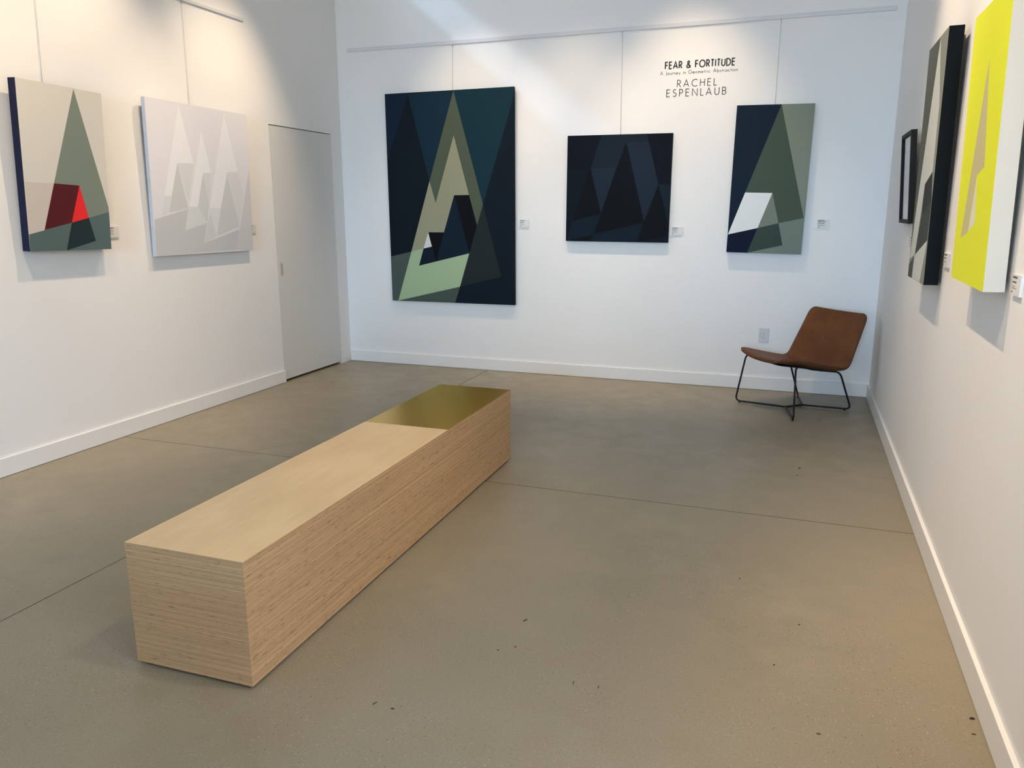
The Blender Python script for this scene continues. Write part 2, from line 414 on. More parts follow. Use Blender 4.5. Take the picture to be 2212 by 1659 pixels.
# baseboards (square edge, a hair off the floor)
BH, BT = .1085, .0155
struct('baseboard_back', ubox(BT, W - BT, -BT, 0, .0025, BH, bevel=.0012), M_trim)
struct('baseboard_right', ubox(W - BT, W, OY1, 0, .0025, BH, bevel=.0012), M_trim)
struct('baseboard_left', ubox(0, BT, FRONT, D0 - .001, .0025, BH, bevel=.0012), M_trim)

# ------------------------------------------------------------------ paintings
def clip(poly, a, b, keep_left):
    """part of a convex polygon left (or right) of the line a-b"""
    def sd(p):
        v = (b[0] - a[0]) * (p[1] - a[1]) - (b[1] - a[1]) * (p[0] - a[0]); return v if keep_left else -v
    out = []
    for i, p in enumerate(poly):
        q = poly[(i + 1) % len(poly)]; d0, d1 = sd(p), sd(q)
        if d0 >= 0: out.append(p)
        if d0 * d1 < 0:
            t = d0 / (d0 - d1); out.append((p[0] + (q[0] - p[0]) * t, p[1] + (q[1] - p[1]) * t))
    return out
def area(p): return .5 * sum(p[i][0] * p[(i + 1) % len(p)][1] - p[(i + 1) % len(p)][0] * p[i][1] for i in range(len(p)))
def convex(poly):
    """a simple polygon as convex pieces (itself, or its ears)"""
    if area(poly) < 0: poly = poly[::-1]
    cr = lambda a, b, c: (b[0] - a[0]) * (c[1] - a[1]) - (b[1] - a[1]) * (c[0] - a[0])
    if all(cr(poly[i - 1], poly[i], poly[(i + 1) % len(poly)]) >= -1e-9 for i in range(len(poly))): return [poly]
    out = []; poly = list(poly)
    while len(poly) > 3:
        for i in range(len(poly)):
            a, b, c = poly[i - 1], poly[i], poly[(i + 1) % len(poly)]
            if cr(a, b, c) <= 1e-9: continue
            if any(cr(a, b, p) > 0 and cr(b, c, p) > 0 and cr(c, a, p) > 0 for p in poly if p not in (a, b, c)): continue
            out.append([a, b, c]); poly.pop(i); break
        else: break
    return out + [poly]
def partition(bg, shapes):
    """flat, non-overlapping colour fields covering the unit square"""
    pieces = [(bg, [(0, 0), (1, 0), (1, 1), (0, 1)])]
    for col, poly in [(c, q) for c, p in shapes for q in convex(p)]:
        if abs(area(poly)) < 1e-6: continue
        nxt = []
        for c, p in pieces:
            rest = p
            for i in range(len(poly)):
                a, b = poly[i], poly[(i + 1) % len(poly)]
                if abs(a[0] - b[0]) + abs(a[1] - b[1]) < 1e-6: continue
                outp = clip(rest, a, b, False)
                if len(outp) > 2 and abs(area(outp)) > 1e-7: nxt.append((c, outp))
                rest = clip(rest, a, b, True)
                if len(rest) < 3: break
        nxt.append((col, poly)); pieces = nxt
    return pieces

def painting(key, wall, a0, a1, z0, z1, d, tilt, roll, edge_col, label, edge_label):
    w, h = a1 - a0, z1 - z0; mid = (a0 + a1) / 2
    loc, rz = {'b': ((mid, 0, z0), 0), 'l': ((0, mid, z0), PI / 2), 'r': ((W, mid, z0), -PI / 2)}[wall]
    if wall == 'r': roll = -roll
    t = thing('hanging_painting', label, 'painting', loc, (0, 0, 0), 'canvases on the gallery walls')
    t.matrix_world = Matrix.Translation(loc) @ Matrix.Rotation(rz, 4, 'Z') @ Matrix.Rotation(max(tilt, 0.002), 4, 'X')
    cr, sr = math.cos(roll), math.sin(roll)
    def P(x, y, z):
        z -= h / 2; return (x * cr + z * sr, y, -x * sr + z * cr + h / 2)
    bg, shapes = PATTERNS[key]
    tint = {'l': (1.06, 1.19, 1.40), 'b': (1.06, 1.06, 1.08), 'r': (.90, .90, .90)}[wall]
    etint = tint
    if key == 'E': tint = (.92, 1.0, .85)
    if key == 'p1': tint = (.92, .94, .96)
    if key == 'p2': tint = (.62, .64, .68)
    bm = bmesh.new(); cols = []
    for c, poly in partition(bg, shapes):
        if c not in cols: cols.append(c)
        f = bm.faces.new([bm.verts.new(P((u - .5) * w, -d, v * h)) for u, v in poly]); f.material_index = cols.index(c)
    bmesh.ops.remove_doubles(bm, verts=list(bm.verts), dist=.0004)
    for f in bm.faces:
        f.normal_update()
        if f.normal.y > 0: f.normal_flip()
    obj('canvas_face', bm, [paint(c, tint) for c in cols], t, fix=False)
    # wrapped canvas edge with its fold, and the stretcher behind
    bm = bmesh.new(); b = -.012
    ring = lambda y, k: [bm.verts.new(P(sx * (w / 2 - k), y, h / 2 + sz * (h / 2 - k))) for sx, sz in ((-1, -1), (1, -1), (1, 1), (-1, 1))]
    r0, r1, r2 = ring(-d, 0), ring(b, 0), ring(b, .02)
    for p, q in ((r0, r1), (r1, r2)):
        for i in range(4): bm.faces.new((p[i], p[(i + 1) % 4], q[(i + 1) % 4], q[i]))
    e = obj('canvas_edge', bm, paint(edge_col, etint), t)
    if edge_label: e['label'] = edge_label
    bm = bmesh.new(); k = .035
    for x0, x1, q0, q1 in ((-w / 2 + k, w / 2 - k, k, k + .04), (-w / 2 + k, w / 2 - k, h - k - .04, h - k), (-w / 2 + k, -w / 2 + k + .04, k + .04, h - k - .04), (w / 2 - k - .04, w / 2 - k, k + .04, h - k - .04)):
        vs = box(bm, x0, x1, -.013, -.0006, q0, q1)
        for v in vs: v.co = Vector(P(*v.co))
    obj('stretcher_bars', bm, M_pine, t)
    return t
painting('A', 'l', -3.4656, -2.8937, 1.2567, 2.1969, .0674, .036, .0202, (26, 28, 44), 'beige canvas with grey-green peak and small red triangle, leftmost on the left wall', 'dark navy painted side edge')
painting('B', 'l', -2.5023, -1.467, 1.1766, 2.2196, .040, .0212, .0072, (184, 178, 172), 'pale white-on-white canvas of faint peaks on the left wall beside the flush door', None)
painting('p1', 'b', .5169, 1.7775, .6321, 2.5306, .042, .0041, -.003, (9, 18, 28), 'tall dark teal canvas with olive and light green peak, largest on the back wall', None)
painting('p2', 'b', 2.2603, 3.1555, 1.2191, 2.1068, .040, .002, .0047, (6, 10, 18), 'nearly square midnight blue canvas of dark triangles, middle of the back wall', None)
painting('p3', 'b', 3.6456, 4.2258, 1.1442, 2.2919, .052, .002, .0157, (84, 92, 84), 'narrow navy and grey-green canvas with white slanted shape, above the wall outlet', None)
painting('D', 'r', -2.7602, -2.2005, 1.1526, 2.2621, .0721, .0105, .0038, (5, 15, 18), 'grey canvas with white spike and black side edge, middle of the right wall', 'black painted side edge')
painting('E', 'r', -3.9823, -3.4213, 1.2421, 2.1524, .0715, .0233, -.0065, (222, 214, 200), 'bright yellow canvas with beige wedge, nearest on the right wall', 'bare off-white canvas side edge')

# framed print, deepest on the right wall
t = thing('framed_print', 'small pale print in a thin black frame on the right wall near the corner', 'framed print')
a0, a1, z0, z1, d = -1.636, -1.1837, 1.4117, 1.9398, .033
w, h = a1 - a0, z1 - z0
t.matrix_world = Matrix.Translation((W, (a0 + a1) / 2, z0)) @ Matrix.Rotation(-PI / 2, 4, 'Z') @ Matrix.Rotation(.0641, 4, 'X')
fw = .022
bm = bmesh.new()
for x0, x1, q0, q1 in ((-w / 2, w / 2, 0, fw), (-w / 2, w / 2, h - fw, h), (-w / 2, -w / 2 + fw, fw, h - fw), (w / 2 - fw, w / 2, fw, h - fw)): box(bm, x0, x1, -d, -.001, q0, q1)
obj('frame', bm, M_black, t)
obj('mat_board', ubox(-w / 2 + fw, w / 2 - fw, -.016, -.010, fw, h - fw), mat('mat_board', (.74, .73, .71, 1), .7), t)
bm = bmesh.new()
def quad(bm, y, pts, mi=0):
    f = bm.faces.new([bm.verts.new((x, y, z)) for x, z in pts]); f.material_index = mi; return f
box(bm, -w / 2 + .09, w / 2 - .09, -.0168, -.016, .11, h - .10)
for pts in (((-.03, .16), (.10, .16), (.06, .30)), ((-.09, .15), (-.01, .15), (-.045, .36))):
    quad(bm, -.0171, pts, 1)
obj('print', bm, [mat('print_paper', (.61, .60, .58, 1), .8), mat('print_peak', (.50, .48, .47, 1), .8)], t)
obj('glazing', ubox(-w / 2 + fw, w / 2 - fw, -.0235, -.0215, fw, h - fw), M_glass, t)

# ------------------------------------------------------------------ hanging rails and cables
def rail(name, label, x0, x1, z0, z1, wall):
    bm = bmesh.new(); dpt = .012
    box(bm, x0, x1, -dpt, 0, z0, z1)
    bev(bm, .0015, 1)
    o = obj(name, bm, M_rail)
    if wall == 'l': o.rotation_euler = (0, 0, PI / 2)
    return tag(o, label, 'hanging rail', 'picture hanging rails')
rail('picture_rail', 'long thin white hanging rail above the three canvases of the back wall', .110, 4.747, 2.9195, 2.9500, 'b')
rail('picture_rail', 'thin hanging rail at the top of the left wall, ending short of the door', -4.2, -1.3446, 2.9195, 2.9420, 'l')
def cable(label, wall, top, bot, zt, zb):
    at = (lambda a, z: (a, -.006, z)) if wall == 'b' else (lambda a, z: (.006, a, z))
    loc = at(bot, zb)
    o = thing('hanging_cable', label, 'cable', loc, (0, 0, 0), 'picture hanging cables')
    L = Vector(loc)
    bm = bmesh.new(); tube(bm, [Vector(at(bot, zb)) - L, Vector(at((top + bot) / 2, (zt + zb) / 2)) - L, Vector(at(top, zt)) - L], .0013, 6)
    obj('wire', bm, M_cable, o)
    bm = bmesh.new(); c = Vector(at(top, zt)) - L
    tube(bm, [c - Vector((0, 0, .020)), c], .0036, 8)
    obj('cable_ferrule', bm, M_cable, o)
ZR = 2.9193
cable('thin cable from the back rail down to the tall teal and green canvas', 'b', 1.182, 1.1755, ZR, 2.50)
cable('thin cable from the back rail down to the square midnight blue canvas', 'b', 2.7066, 2.715, ZR, 2.08)
cable('thin cable from the back rail down to the canvas with the white slanted shape', 'b', 3.942, 3.939, ZR, 2.26)
cable('thin cable from the left rail down to the pale white-on-white canvas', 'l', -2.0072, -2.0206, ZR, 2.19)
cable('thin cable on the left wall down to the beige canvas with the red triangle', 'l', -3.175, -3.2069, ZR, 2.17)

# ------------------------------------------------------------------ stroke lettering (geometric sans)
def arc(cx, cy, rx, ry, a0, a1, n=14):
    return [(cx + rx * math.cos(math.radians(a0 + (a1 - a0) * i / n)), cy + ry * math.sin(math.radians(a0 + (a1 - a0) * i / n))) for i in range(n + 1)]
X = .50   # x-height
def glyph(ch):
    G = {
     'A': (.78, [[(0, 0), (.39, 1), (.78, 0)], [(.13, .32), (.65, .32)]]),
     'B': (.50, [[(0, 0), (0, 1), (.24, 1)] + arc(.24, .76, .22, .24, 90, -90, 10) + [(0, .52)], [(0, .52), (.25, .52)] + arc(.25, .26, .26, .26, 90, -90, 10) + [(0, 0)]]),
     'C': (.80, [arc(.5, .5, .5, .5, 48, 312, 24)]),
     'D': (.70, [[(0, 0), (0, 1), (.2, 1)] + arc(.2, .5, .5, .5, 90, -90, 20) + [(0, 0)]]),
     'E': (.47, [[(.47, 0), (0, 0), (0, 1), (.47, 1)], [(0, .53), (.44, .53)]]),
     'F': (.46, [[(0, 0), (0, 1), (.46, 1)], [(0, .53), (.42, .53)]]),
     'G': (.95, [arc(.5, .5, .5, .5, 42, 330, 26) + [(.96, .47), (.55, .47)]]),
     'H': (.64, [[(0, 0), (0, 1)], [(.64, 0), (.64, 1)], [(0, .53), (.64, .53)]]),
     'I': (.0, [[(0, 0), (0, 1)]]),
     'J': (.20, [arc(.0, .0, .2, .2, -90, 0, 5) + [(.2, 1)]]),
     'L': (.42, [[(0, 1), (0, 0), (.42, 0)]]),
     'M': (.90, [[(0, 0), (.13, 1), (.45, .1), (.77, 1), (.9, 0)]]),
     'N': (.72, [[(0, 0), (0, 1), (.72, 0), (.72, 1)]]),
     'O': (1.0, [arc(.5, .5, .5, .5, 0, 360, 32)]),
     'P': (.46, [[(0, 0), (0, 1), (.20, 1)] + arc(.20, .73, .27, .27, 90, -90, 12) + [(0, .46)]]),
     'R': (.50, [[(0, 0), (0, 1), (.20, 1)] + arc(.20, .73, .27, .27, 90, -90, 12) + [(0, .46)], [(.20, .46), (.52, 0)]]),
     'S': (.46, [arc(.24, .76, .21, .24, 35, 245, 12) + arc(.22, .26, .24, .26, 62, -145, 14)]),
     'T': (.52, [[(0, 1), (.52, 1)], [(.26, 1), (.26, 0)]]),
     'U': (.60, [[(0, 1), (0, .3)] + arc(.3, .3, .3, .3, 180, 360, 14) + [(.6, 1)]]),
     '&': (.72, [[(.72, 0), (.20, .68), (.17, .80), (.22, .93), (.34, 1.0), (.46, .94), (.50, .81), (.45, .70), (.16, .46), (.03, .30), (.04, .13), (.17, .01), (.34, .0), (.50, .10), (.68, .40)]]),
     'a': (.50, [arc(.25, X / 2, .25, X / 2, 0, 360, 20), [(.5, 0), (.5, X)]]),
     'b': (.50, [arc(.25, X / 2, .25, X / 2, 0, 360, 20), [(0, 0), (0, 1.02)]]),
     'c': (.42, [arc(.25, X / 2, .25, X / 2, 50, 310, 16)]),
     'e': (.50, [[(0, .27), (.5, .27)] + arc(.25, X / 2, .25, X / 2, 5, 310, 18)]),
     'i': (.0, [[(0, 0), (0, X)], [(0, .70), (0, .78)]]),
     'm': (.60, [[(0, 0), (0, X)], [(0, .34)] + arc(.15, .35, .15, .15, 180, 0, 8) + [(.3, 0)], [(.3, .34)] + arc(.45, .35, .15, .15, 180, 0, 8) + [(.6, 0)]]),
     'n': (.34, [[(0, 0), (0, X)], [(0, .32)] + arc(.17, .33, .17, .17, 180, 0, 8) + [(.34, 0)]]),
     'o': (.50, [arc(.25, X / 2, .25, X / 2, 0, 360, 20)]),
     'r': (.22, [[(0, 0), (0, X)], [(0, .34)] + arc(.16, .34, .16, .15, 180, 50, 6)]),
     's': (.26, [arc(.13, .37, .11, .12, 35, 240, 8) + arc(.12, .13, .13, .13, 60, -140, 8)]),
     't': (.22, [[(.11, 0), (.11, .74)], [(0, X), (.22, X)]]),
     'u': (.34, [[(0, X), (0, .17)] + arc(.17, .17, .17, .17, 180, 360, 8) + [(.34, X)], [(.34, 0), (.34, X)]]),
     'y': (.42, [[(0, X), (.21, .03)], [(.42, X), (.11, -.28)]]),
    }
    return G[ch]
def stroke(bm, pts, wd, y0, y1, xf):
    """one ribbon along a polyline with mitred corners, as a thin slab from y0 (wall) to y1 (viewer)"""
    closed = abs(pts[0][0] - pts[-1][0]) + abs(pts[0][1] - pts[-1][1]) < 1e-6
    if closed: pts = pts[:-1]
    q = [pts[0]]
    for p in pts[1:]:
        if abs(p[0] - q[-1][0]) + abs(p[1] - q[-1][1]) > 1e-5: q.append(p)
    pts = [Vector(p) for p in q]; n = len(pts); L, R = [], []
    for i in range(n):
        a = pts[i - 1] if (i > 0 or closed) else None; b = pts[(i + 1) % n] if (i < n - 1 or closed) else None
        d1 = (pts[i] - a).normalized() if a is not None else None
        d2 = (b - pts[i]).normalized() if b is not None else None
        d1 = d1 or d2; d2 = d2 or d1
        n1 = Vector((-d1.y, d1.x)); n2 = Vector((-d2.y, d2.x)); m = n1 + n2
        m = m.normalized() if m.length > 1e-6 else n1
        k = wd / 2 / max(.42, m.dot(n1))
        L.append(pts[i] + m * k); R.append(pts[i] - m * k)
    def v(p, y): x, z = xf(p); return bm.verts.new((x, y, z))
    fl = [v(p, y1) for p in L]; fr = [v(p, y1) for p in R]; bl = [v(p, y0) for p in L]; br = [v(p, y0) for p in R]
    for i in range(n if closed else n - 1):
        j = (i + 1) % n
        bm.faces.new((fl[i], fl[j], fr[j], fr[i])); bm.faces.new((bl[i], bl[j], fl[j], fl[i])); bm.faces.new((fr[i], fr[j], br[j], br[i]))
    if not closed:
        for i in (0, n - 1): bm.faces.new((fl[i], fr[i], br[i], bl[i]))
def line_of_text(txt, x0, x1, z, cap, wd, name, parent, m, y0=-.0001, y1=-.0007, space=.42, ws=1.0):
    """sets one line between x0 and x1, each word a part of its own"""
    gl = [None if c == ' ' else (glyph(c)[0] * ws, [[(p[0] * ws, p[1]) for p in s] for s in glyph(c)[1]]) for c in txt]
    nat = sum(space if q is None else q[0] for q in gl)
    gap = ((x1 - x0) / cap - wd - nat) / (len(txt) - 1)
    bm = bmesh.new(); x = wd / 2
    for ci, q in enumerate(gl + [None]):
        if ci and txt[ci - 1:ci + 1] == 'LA': x -= .12
        if q is None:
            obj(name, bm, m, parent); bm = bmesh.new(); x += space + gap; continue
        for s in q[1]:
            xo = x
            stroke(bm, s, wd, y0, y1, lambda p: (x0 + (xo + p[0]) * cap, z + p[1] * cap))
        x += q[0] + gap
    bm.free()
t = thing('wall_lettering', 'black vinyl exhibition title lettering, four lines high on the back wall', 'wall lettering', (3.34, 0, 2.39))
o = (3.34, 2.39)
line_of_text('FEAR & FORTITUDE', 3.0625 - o[0], 3.6185 - o[0], 2.6085 - o[1], .0505, .195, 'title_word', t, M_vinyl, space=.26, ws=.83)
line_of_text('A Journey in Geometric Abstraction', 3.0268 - o[0], 3.6398 - o[0], 2.5625 - o[1], .0275, .115, 'subtitle_word', t, M_vinyl, space=.30)
line_of_text('RACHEL', 3.1672 - o[0], 3.4855 - o[0], 2.4645 - o[1], .0525, .11, 'name_word', t, M_vinyl)
line_of_text('ESPENLAUB', 3.0837 - o[0], 3.5669 - o[0], 2.3920 - o[1], .0545, .11, 'name_word', t, M_vinyl)

# ------------------------------------------------------------------ wall cards
def card(wall, a, z, w, h, rows, label, dk=.008):
    loc, rz = {'b': ((a, 0, z), 0), 'l': ((0, a, z), PI / 2), 'r': ((W, a, z), -PI / 2)}[wall]
    t = thing('wall_card', label, 'wall label', loc, (0, 0, rz), 'artwork cards on the gallery walls')
    bm = ubox(-w / 2, w / 2, -dk, 0, 0, h)
    obj('card_board', bm, M_card, t)
    rnd = random.Random(int(abs(a) * 1000))
    for zz, wl, hh, mm in rows:
        # rows of small print, far too small to read: a run of word-length bars
        bm = bmesh.new(); x = -w / 2 + .06 * w; end = x + wl * w
        while x < end - .002:
            ww = min(end - x, rnd.uniform(.010, .022)); box(bm, x, x + ww, -dk - .0004, -dk, zz * h, zz * h + hh); x += ww + .0022
        obj('print_row', bm, mm, t)
ROWS = ((.80, .52, .0062, M_greytext), (.58, .44, .0050, M_greytext), (.40, .40, .0030, M_lighttext), (.31, .50, .0030, M_lighttext), (.12, .12, .0045, M_greytext))
ROWS2 = ((.84, .50, .0055, M_greytext), (.70, .62, .0055, M_greytext), (.51, .54, .0045, M_greytext), (.34, .42, .0028, M_lighttext), (.26, .60, .0028, M_lighttext), (.08, .12, .0045, M_greytext))
card('b', 1.8585, 1.3366, .087, .068, ROWS, 'white card just right of the tall teal and green canvas')
card('b', 3.2230, 1.2808, .093, .068, ROWS, 'white card just right of the square midnight blue canvas')
card('b', 4.3670, 1.3464, .093, .068, ROWS2, 'white card right of the canvas with the white slanted shape')
card('l', -2.8200, 1.3172, .095, .070, ROWS, 'white card just right of the beige canvas with the red triangle')
card('l', -1.4200, 1.3073, .095, .066, ROWS, 'white card half hidden behind the pale white-on-white canvas')
card('r', -1.630, 1.2720, .090, .068, ROWS, 'white card below the small black framed print')
card('r', -2.868, 1.2430, .115, .062, ROWS, 'white card between the white-spike canvas and the yellow canvas')
card('r', -4.083, 1.2400, .098, .063, ROWS, 'white card on the near side of the yellow canvas')

# ------------------------------------------------------------------ wall outlet
t = thing('wall_outlet', 'white electrical outlet low on the back wall beside the leather chair', 'outlet', (3.975, 0, .403))
bm = ubox(-.0405, .0405, -.0065, 0, 0, .1235)
bmesh.ops.bevel(bm, geom=[e for e in bm.edges if all(v.co.y < -.006 for v in e.verts)], offset=.004, segments=2, profile=.5, affect='EDGES')
obj('cover_plate', bm, M_plate, t)
rc = obj('receptacle', ubox(-.0165, .0165, -.0082, -.0064, .0285, .0950, bevel=.001), M_plate, t)
bm = bmesh.new()
for zc in (.0800, .0475):
    box(bm, -.0085, -.0062, -.0086, -.0081, zc - .0045, zc + .0045); box(bm, .0062, .0085, -.0086, -.0081, zc - .0038, zc + .0038)
    tube(bm, [(0, -.0081, zc - .0125), (0, -.0087, zc - .0125)], .0030, 10)
obj('socket_slots', bm, M_black, rc)
bm = bmesh.new()
for k in range(9):
    if k != 4: box(bm, -.0275, -.0253, -.0070, -.0066, .045 + k * .0052, .045 + k * .0052 + .0036)
obj('plate_marking', bm, M_greytext, t)

# ------------------------------------------------------------------ bench
BW, BL, BHT = .4616, 2.4834, .440
t = thing('bench', 'long low plywood block bench with brass-coloured panel at its far end', 'bench', (2.1976, -4.9948, 0), (0, 0, .0114))
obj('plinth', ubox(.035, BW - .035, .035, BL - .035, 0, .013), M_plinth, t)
obj('bench_body', ubox(0, BW, 0, BL, .012, BHT - .0185, bevel=.0008), M_ply, t)
q = obj('bench_top', ubox(0, BW, 0, BL - .9235, BHT - .0180, BHT, bevel=.0008), [M_birch, M_ply], t)
q['label'] = 'pale birch veneer top'
q2 = obj('brass_panel', ubox(0, BW, BL - .9225, BL, BHT - .0180, BHT, bevel=.0008), [M_brass, M_ply], t)
q2['label'] = 'glossy brass-coloured top panel'
for o_ in (q, q2):
    for p in o_.data.polygons:
        if p.normal.z < .5: p.material_index = 1

# ------------------------------------------------------------------ chair
t = thing('lounge_chair', 'brown leather sling lounge chair with black wire legs in the far right corner', 'chair', (4.248, -.557, 0), (0, 0, math.radians(133)))
PROF = [(.326, .447, .285), (.300, .4525, .299), (.240, .445, .304), (.160, .426, .304), (.060, .403, .307), (-.040, .381, .309), (-.110, .367, .310), (-.155, .362, .314), (-.185, .371, .314), (-.205, .395, .312), (-.222, .430, .309), (-.250, .490, .304), (-.288, .570, .297), (-.328, .657, .289), (-.356, .716, .284), (-.366, .738, .282)]
def catmull(P, m):
    out = []
    for i in range(len(P) - 1):
        p0, p1, p2, p3 = P[max(i - 1, 0)], P[i], P[i + 1], P[min(i + 2, len(P) - 1)]
        for k in range(m):
            s = k / m
            out.append(tuple(.5 * (2 * b + (c - a) * s + (2 * a - 5 * b + 4 * c - e) * s * s + (3 * b - a - 3 * c + e) * s ** 3) for a, b, c, e in zip(p0, p1, p2, p3)))
    out.append(P[-1]); return out
prof = catmull(PROF, 3)
NX = 17; DISH = .042
def shell_point(i, u):
    """centre surface of the leather sling: i along the profile, u in -1..1 across"""
    y, z, hw = prof[i]; n = len(prof) - 1
    # rounded corners at both ends
    L = sum(math.dist(prof[k][:2], prof[k + 1][:2]) for k in range(i)); Lt = sum(math.dist(prof[k][:2], prof[k + 1][:2]) for k in range(n)) - L
    for dd, r in ((L, .075), (Lt, .050)):
        if dd < r: hw = hw - r * .95 * (1 - math.sqrt(max(0, 1 - ((r - dd) / r) ** 2)))
    a = prof[max(i - 1, 0)]; b = prof[min(i + 1, n)]
    ty, tz = b[0] - a[0], b[1] - a[1]; l = math.hypot(ty, tz); ny, nz = tz / l, -ty / l   # up / forward normal
    k = min(1, max(0, (i / n - .30) / .45)); k = k * k * (3 - 2 * k)
    sag = (DISH * (1 - k) + .014 * k) * (1 - u * u)
    q = max(i, 9); a = prof[q - 4]; b = prof[min(q + 4, n)]
    ty, tz = b[0] - a[0], b[1] - a[1]; l = math.hypot(ty, tz); sy, sz = tz / l, -ty / l     # smoothed direction of the hollow
    return (hw * u, y - sy * sag, z - sz * sag), (ny, nz)
bm = bmesh.new(); grid = []
for i in range(len(prof)):
    grid.append([bm.verts.new(shell_point(i, -1 + 2 * j / (NX - 1))[0]) for j in range(NX)])
for i in range(len(prof) - 1):
    for j in range(NX - 1):
        bm.faces.new((grid[i][j], grid[i][j + 1], grid[i + 1][j + 1], grid[i + 1][j])).smooth = True
bm.normal_update()
if sum(f.normal.z for f in bm.faces) < 0: bmesh.ops.reverse_faces(bm, faces=list(bm.faces))
sh = obj('seat_shell', bm, M_leather, t, fix=False)
md = sh.modifiers.new('thickness', 'SOLIDIFY'); md.thickness = .026; md.offset = -1
md = sh.modifiers.new('round', 'SUBSURF'); md.levels = 1; md.render_levels = 2
# piping along the rim of the shell
bm = bmesh.new(); n = len(prof) - 1; rim = []
off = .010
def rimp(i, u):
    p, (ny, nz) = shell_point(i, u); return Vector((p[0], p[1] - ny * off, p[2] - nz * off))
for i in range(1, n): rim.append(rimp(i, -1))
for j in range(NX): rim.append(rimp(n, -1 + 2 * j / (NX - 1)))
for i in range(n - 1, 0, -1): rim.append(rimp(i, 1))
for j in range(NX - 1, -1, -1): rim.append(rimp(0, -1 + 2 * j / (NX - 1)))
rim.append(rim[0].copy()); tube(bm, rim, .0042, 8)
obj('piping', bm, M_seam, sh)
bm = bmesh.new(); pts = []
for i in range(2, n):
    p, (ny, nz) = shell_point(i, 0); pts.append(Vector((p[0], p[1] + ny * .0002, p[2] + nz * .0002)))
tube(bm, pts, .0011, 6)
obj('centre_seam', bm, M_leather, sh)
# wire base
RR = .0068
def leg(pts, glide):
    bm = bmesh.new(); tube(bm, fillet(pts, .045, 7), RR, 12)
    l = obj('leg', bm, M_wire, t)
    bm = bmesh.new(); tube(bm, [(glide[0], glide[1], .0), (glide[0], glide[1], .0075)], .0065, 10)
    obj('foot_glide', bm, M_black, l)
FZ = .0130
for s in (1, -1):
    leg([(s * .262, .17, .372), (s * .268, .262, .394), (s * .322, .298, FZ), (s * .030, .100, FZ), (s * RR, .085, FZ)], (s * .294, .279))
    ty, fy, fx = (-.150, -.290, .268) if s > 0 else (-.200, -.322, .254)
    leg([(s * .225, -.06, .326), (s * .235, ty, .306), (s * fx, fy, FZ), (s * .030, -.105, FZ), (s * RR, -.09, FZ)], (s * (fx - .028), fy + .032))
    bm = bmesh.new(); tube(bm, [(s * .262, .17, .372), (s * .245, .06, .349), (s * .232, -.02, .332), (s * .225, -.06, .326)], RR, 10)
    obj('seat_rail', bm, M_wire, t)
    bm = bmesh.new(); tube(bm, [(s * RR, .085, FZ), (s * RR, -.09, FZ)], RR, 10); obj('centre_bar', bm, M_wire, t)
bm = bmesh.new(); tube(bm, [(.226, -.055, .327), (.10, -.055, .312), (-.10, -.055, .312), (-.226, -.055, .327)], RR, 10); obj('cross_bar', bm, M_wire, t)
# thin black pan screwed under the sling
bm = bmesh.new(); rows = []
for k in range(9):
    y = .20 - .36 * k / 8; zc = .352 - .062 * k / 8
    rows.append([bm.verts.new((x * .215, y, zc + .030 * x * x)) for x in (-1, -.75, -.5, -.25, 0, .25, .5, .75, 1)])
for k in range(8):
    for q in range(8): bm.faces.new((rows[k][q], rows[k][q + 1], rows[k + 1][q + 1], rows[k + 1][q])).smooth = True
pn = obj('under_pan', bm, M_wire, t); md = pn.modifiers.new('thickness', 'SOLIDIFY'); md.thickness = .004

# ------------------------------------------------------------------ crumbs on the floor
def crumb(x, y, L, wd, a, label, group, m):
    bm = bmesh.new(); n = 7
    top, bot = [], []
    for i in range(n):
        u = -1 + 2 * i / (n - 1); k = wd * math.sqrt(max(.04, 1 - u * u)) * random.uniform(.75, 1.1); c = .12 * L * (1 - u * u)
        top.append((u * L / 2, c + k / 2)); bot.append((u * L / 2, c - k / 2))
    lo = [bm.verts.new((px, py, 0)) for px, py in top + bot[::-1]]; hi = [bm.verts.new((px * .85, py * .85, min(.0035, wd * .45))) for px, py in top + bot[::-1]]
    bm.faces.new(lo[::-1]); bm.faces.new(hi)
    for i in range(len(lo)): bm.faces.new((lo[i], lo[(i + 1) % len(lo)], hi[(i + 1) % len(hi)], hi[i]))
    o = obj('floor_crumb', bm, m); o.location = (x, y, .0001); o.rotation_euler = (0, 0, a)
    tag(o, label, 'debris', group)
M_crumb = mat('dark_crumb', (.035, .024, .014, 1), .8); M_rust = mat('rust_crumb', (.20, .085, .05, 1), .8)
crumb(4.782, -4.379, .016, .010, .3, 'black crumb against the right baseboard in the foreground', None, M_crumb)
crumb(4.772, -4.458, .013, .006, .2, 'reddish brown crumb on the floor by the right baseboard', None, M_rust)
crumb(4.347, -4.609, .014, .006, .1, 'brown crumb on bare concrete in the right foreground', None, M_rust)
crumb(3.335, -4.288, .022, .005, 1.0, 'dark leaf sliver on the concrete right of the bench near end', None, M_crumb)
for x, y, L, wd, a in ((4.293, -3.977, .008, .005, .3), (4.214, -4.281, .008, .005, 1), (3.122, -4.924, .012, .005, .2), (3.058, -4.918, .020, .0035, 1.2), (3.609, -4.605, .020, .003, 1.7), (3.690, -4.600, .014, .003, 1.6), (4.293, -2.087, .014, .008, .2), (4.281, -2.223, .010, .007, 1.5), (4.061, -3.668, .007, .004, .5), (3.36, -4.47, .006, .005, 0), (3.31, -4.51, .008, .004, .2)):
    crumb(x, y, L, wd, a, 'tiny dark crumb lying loose on the concrete floor', 'tiny dark crumbs on the floor', M_crumb)

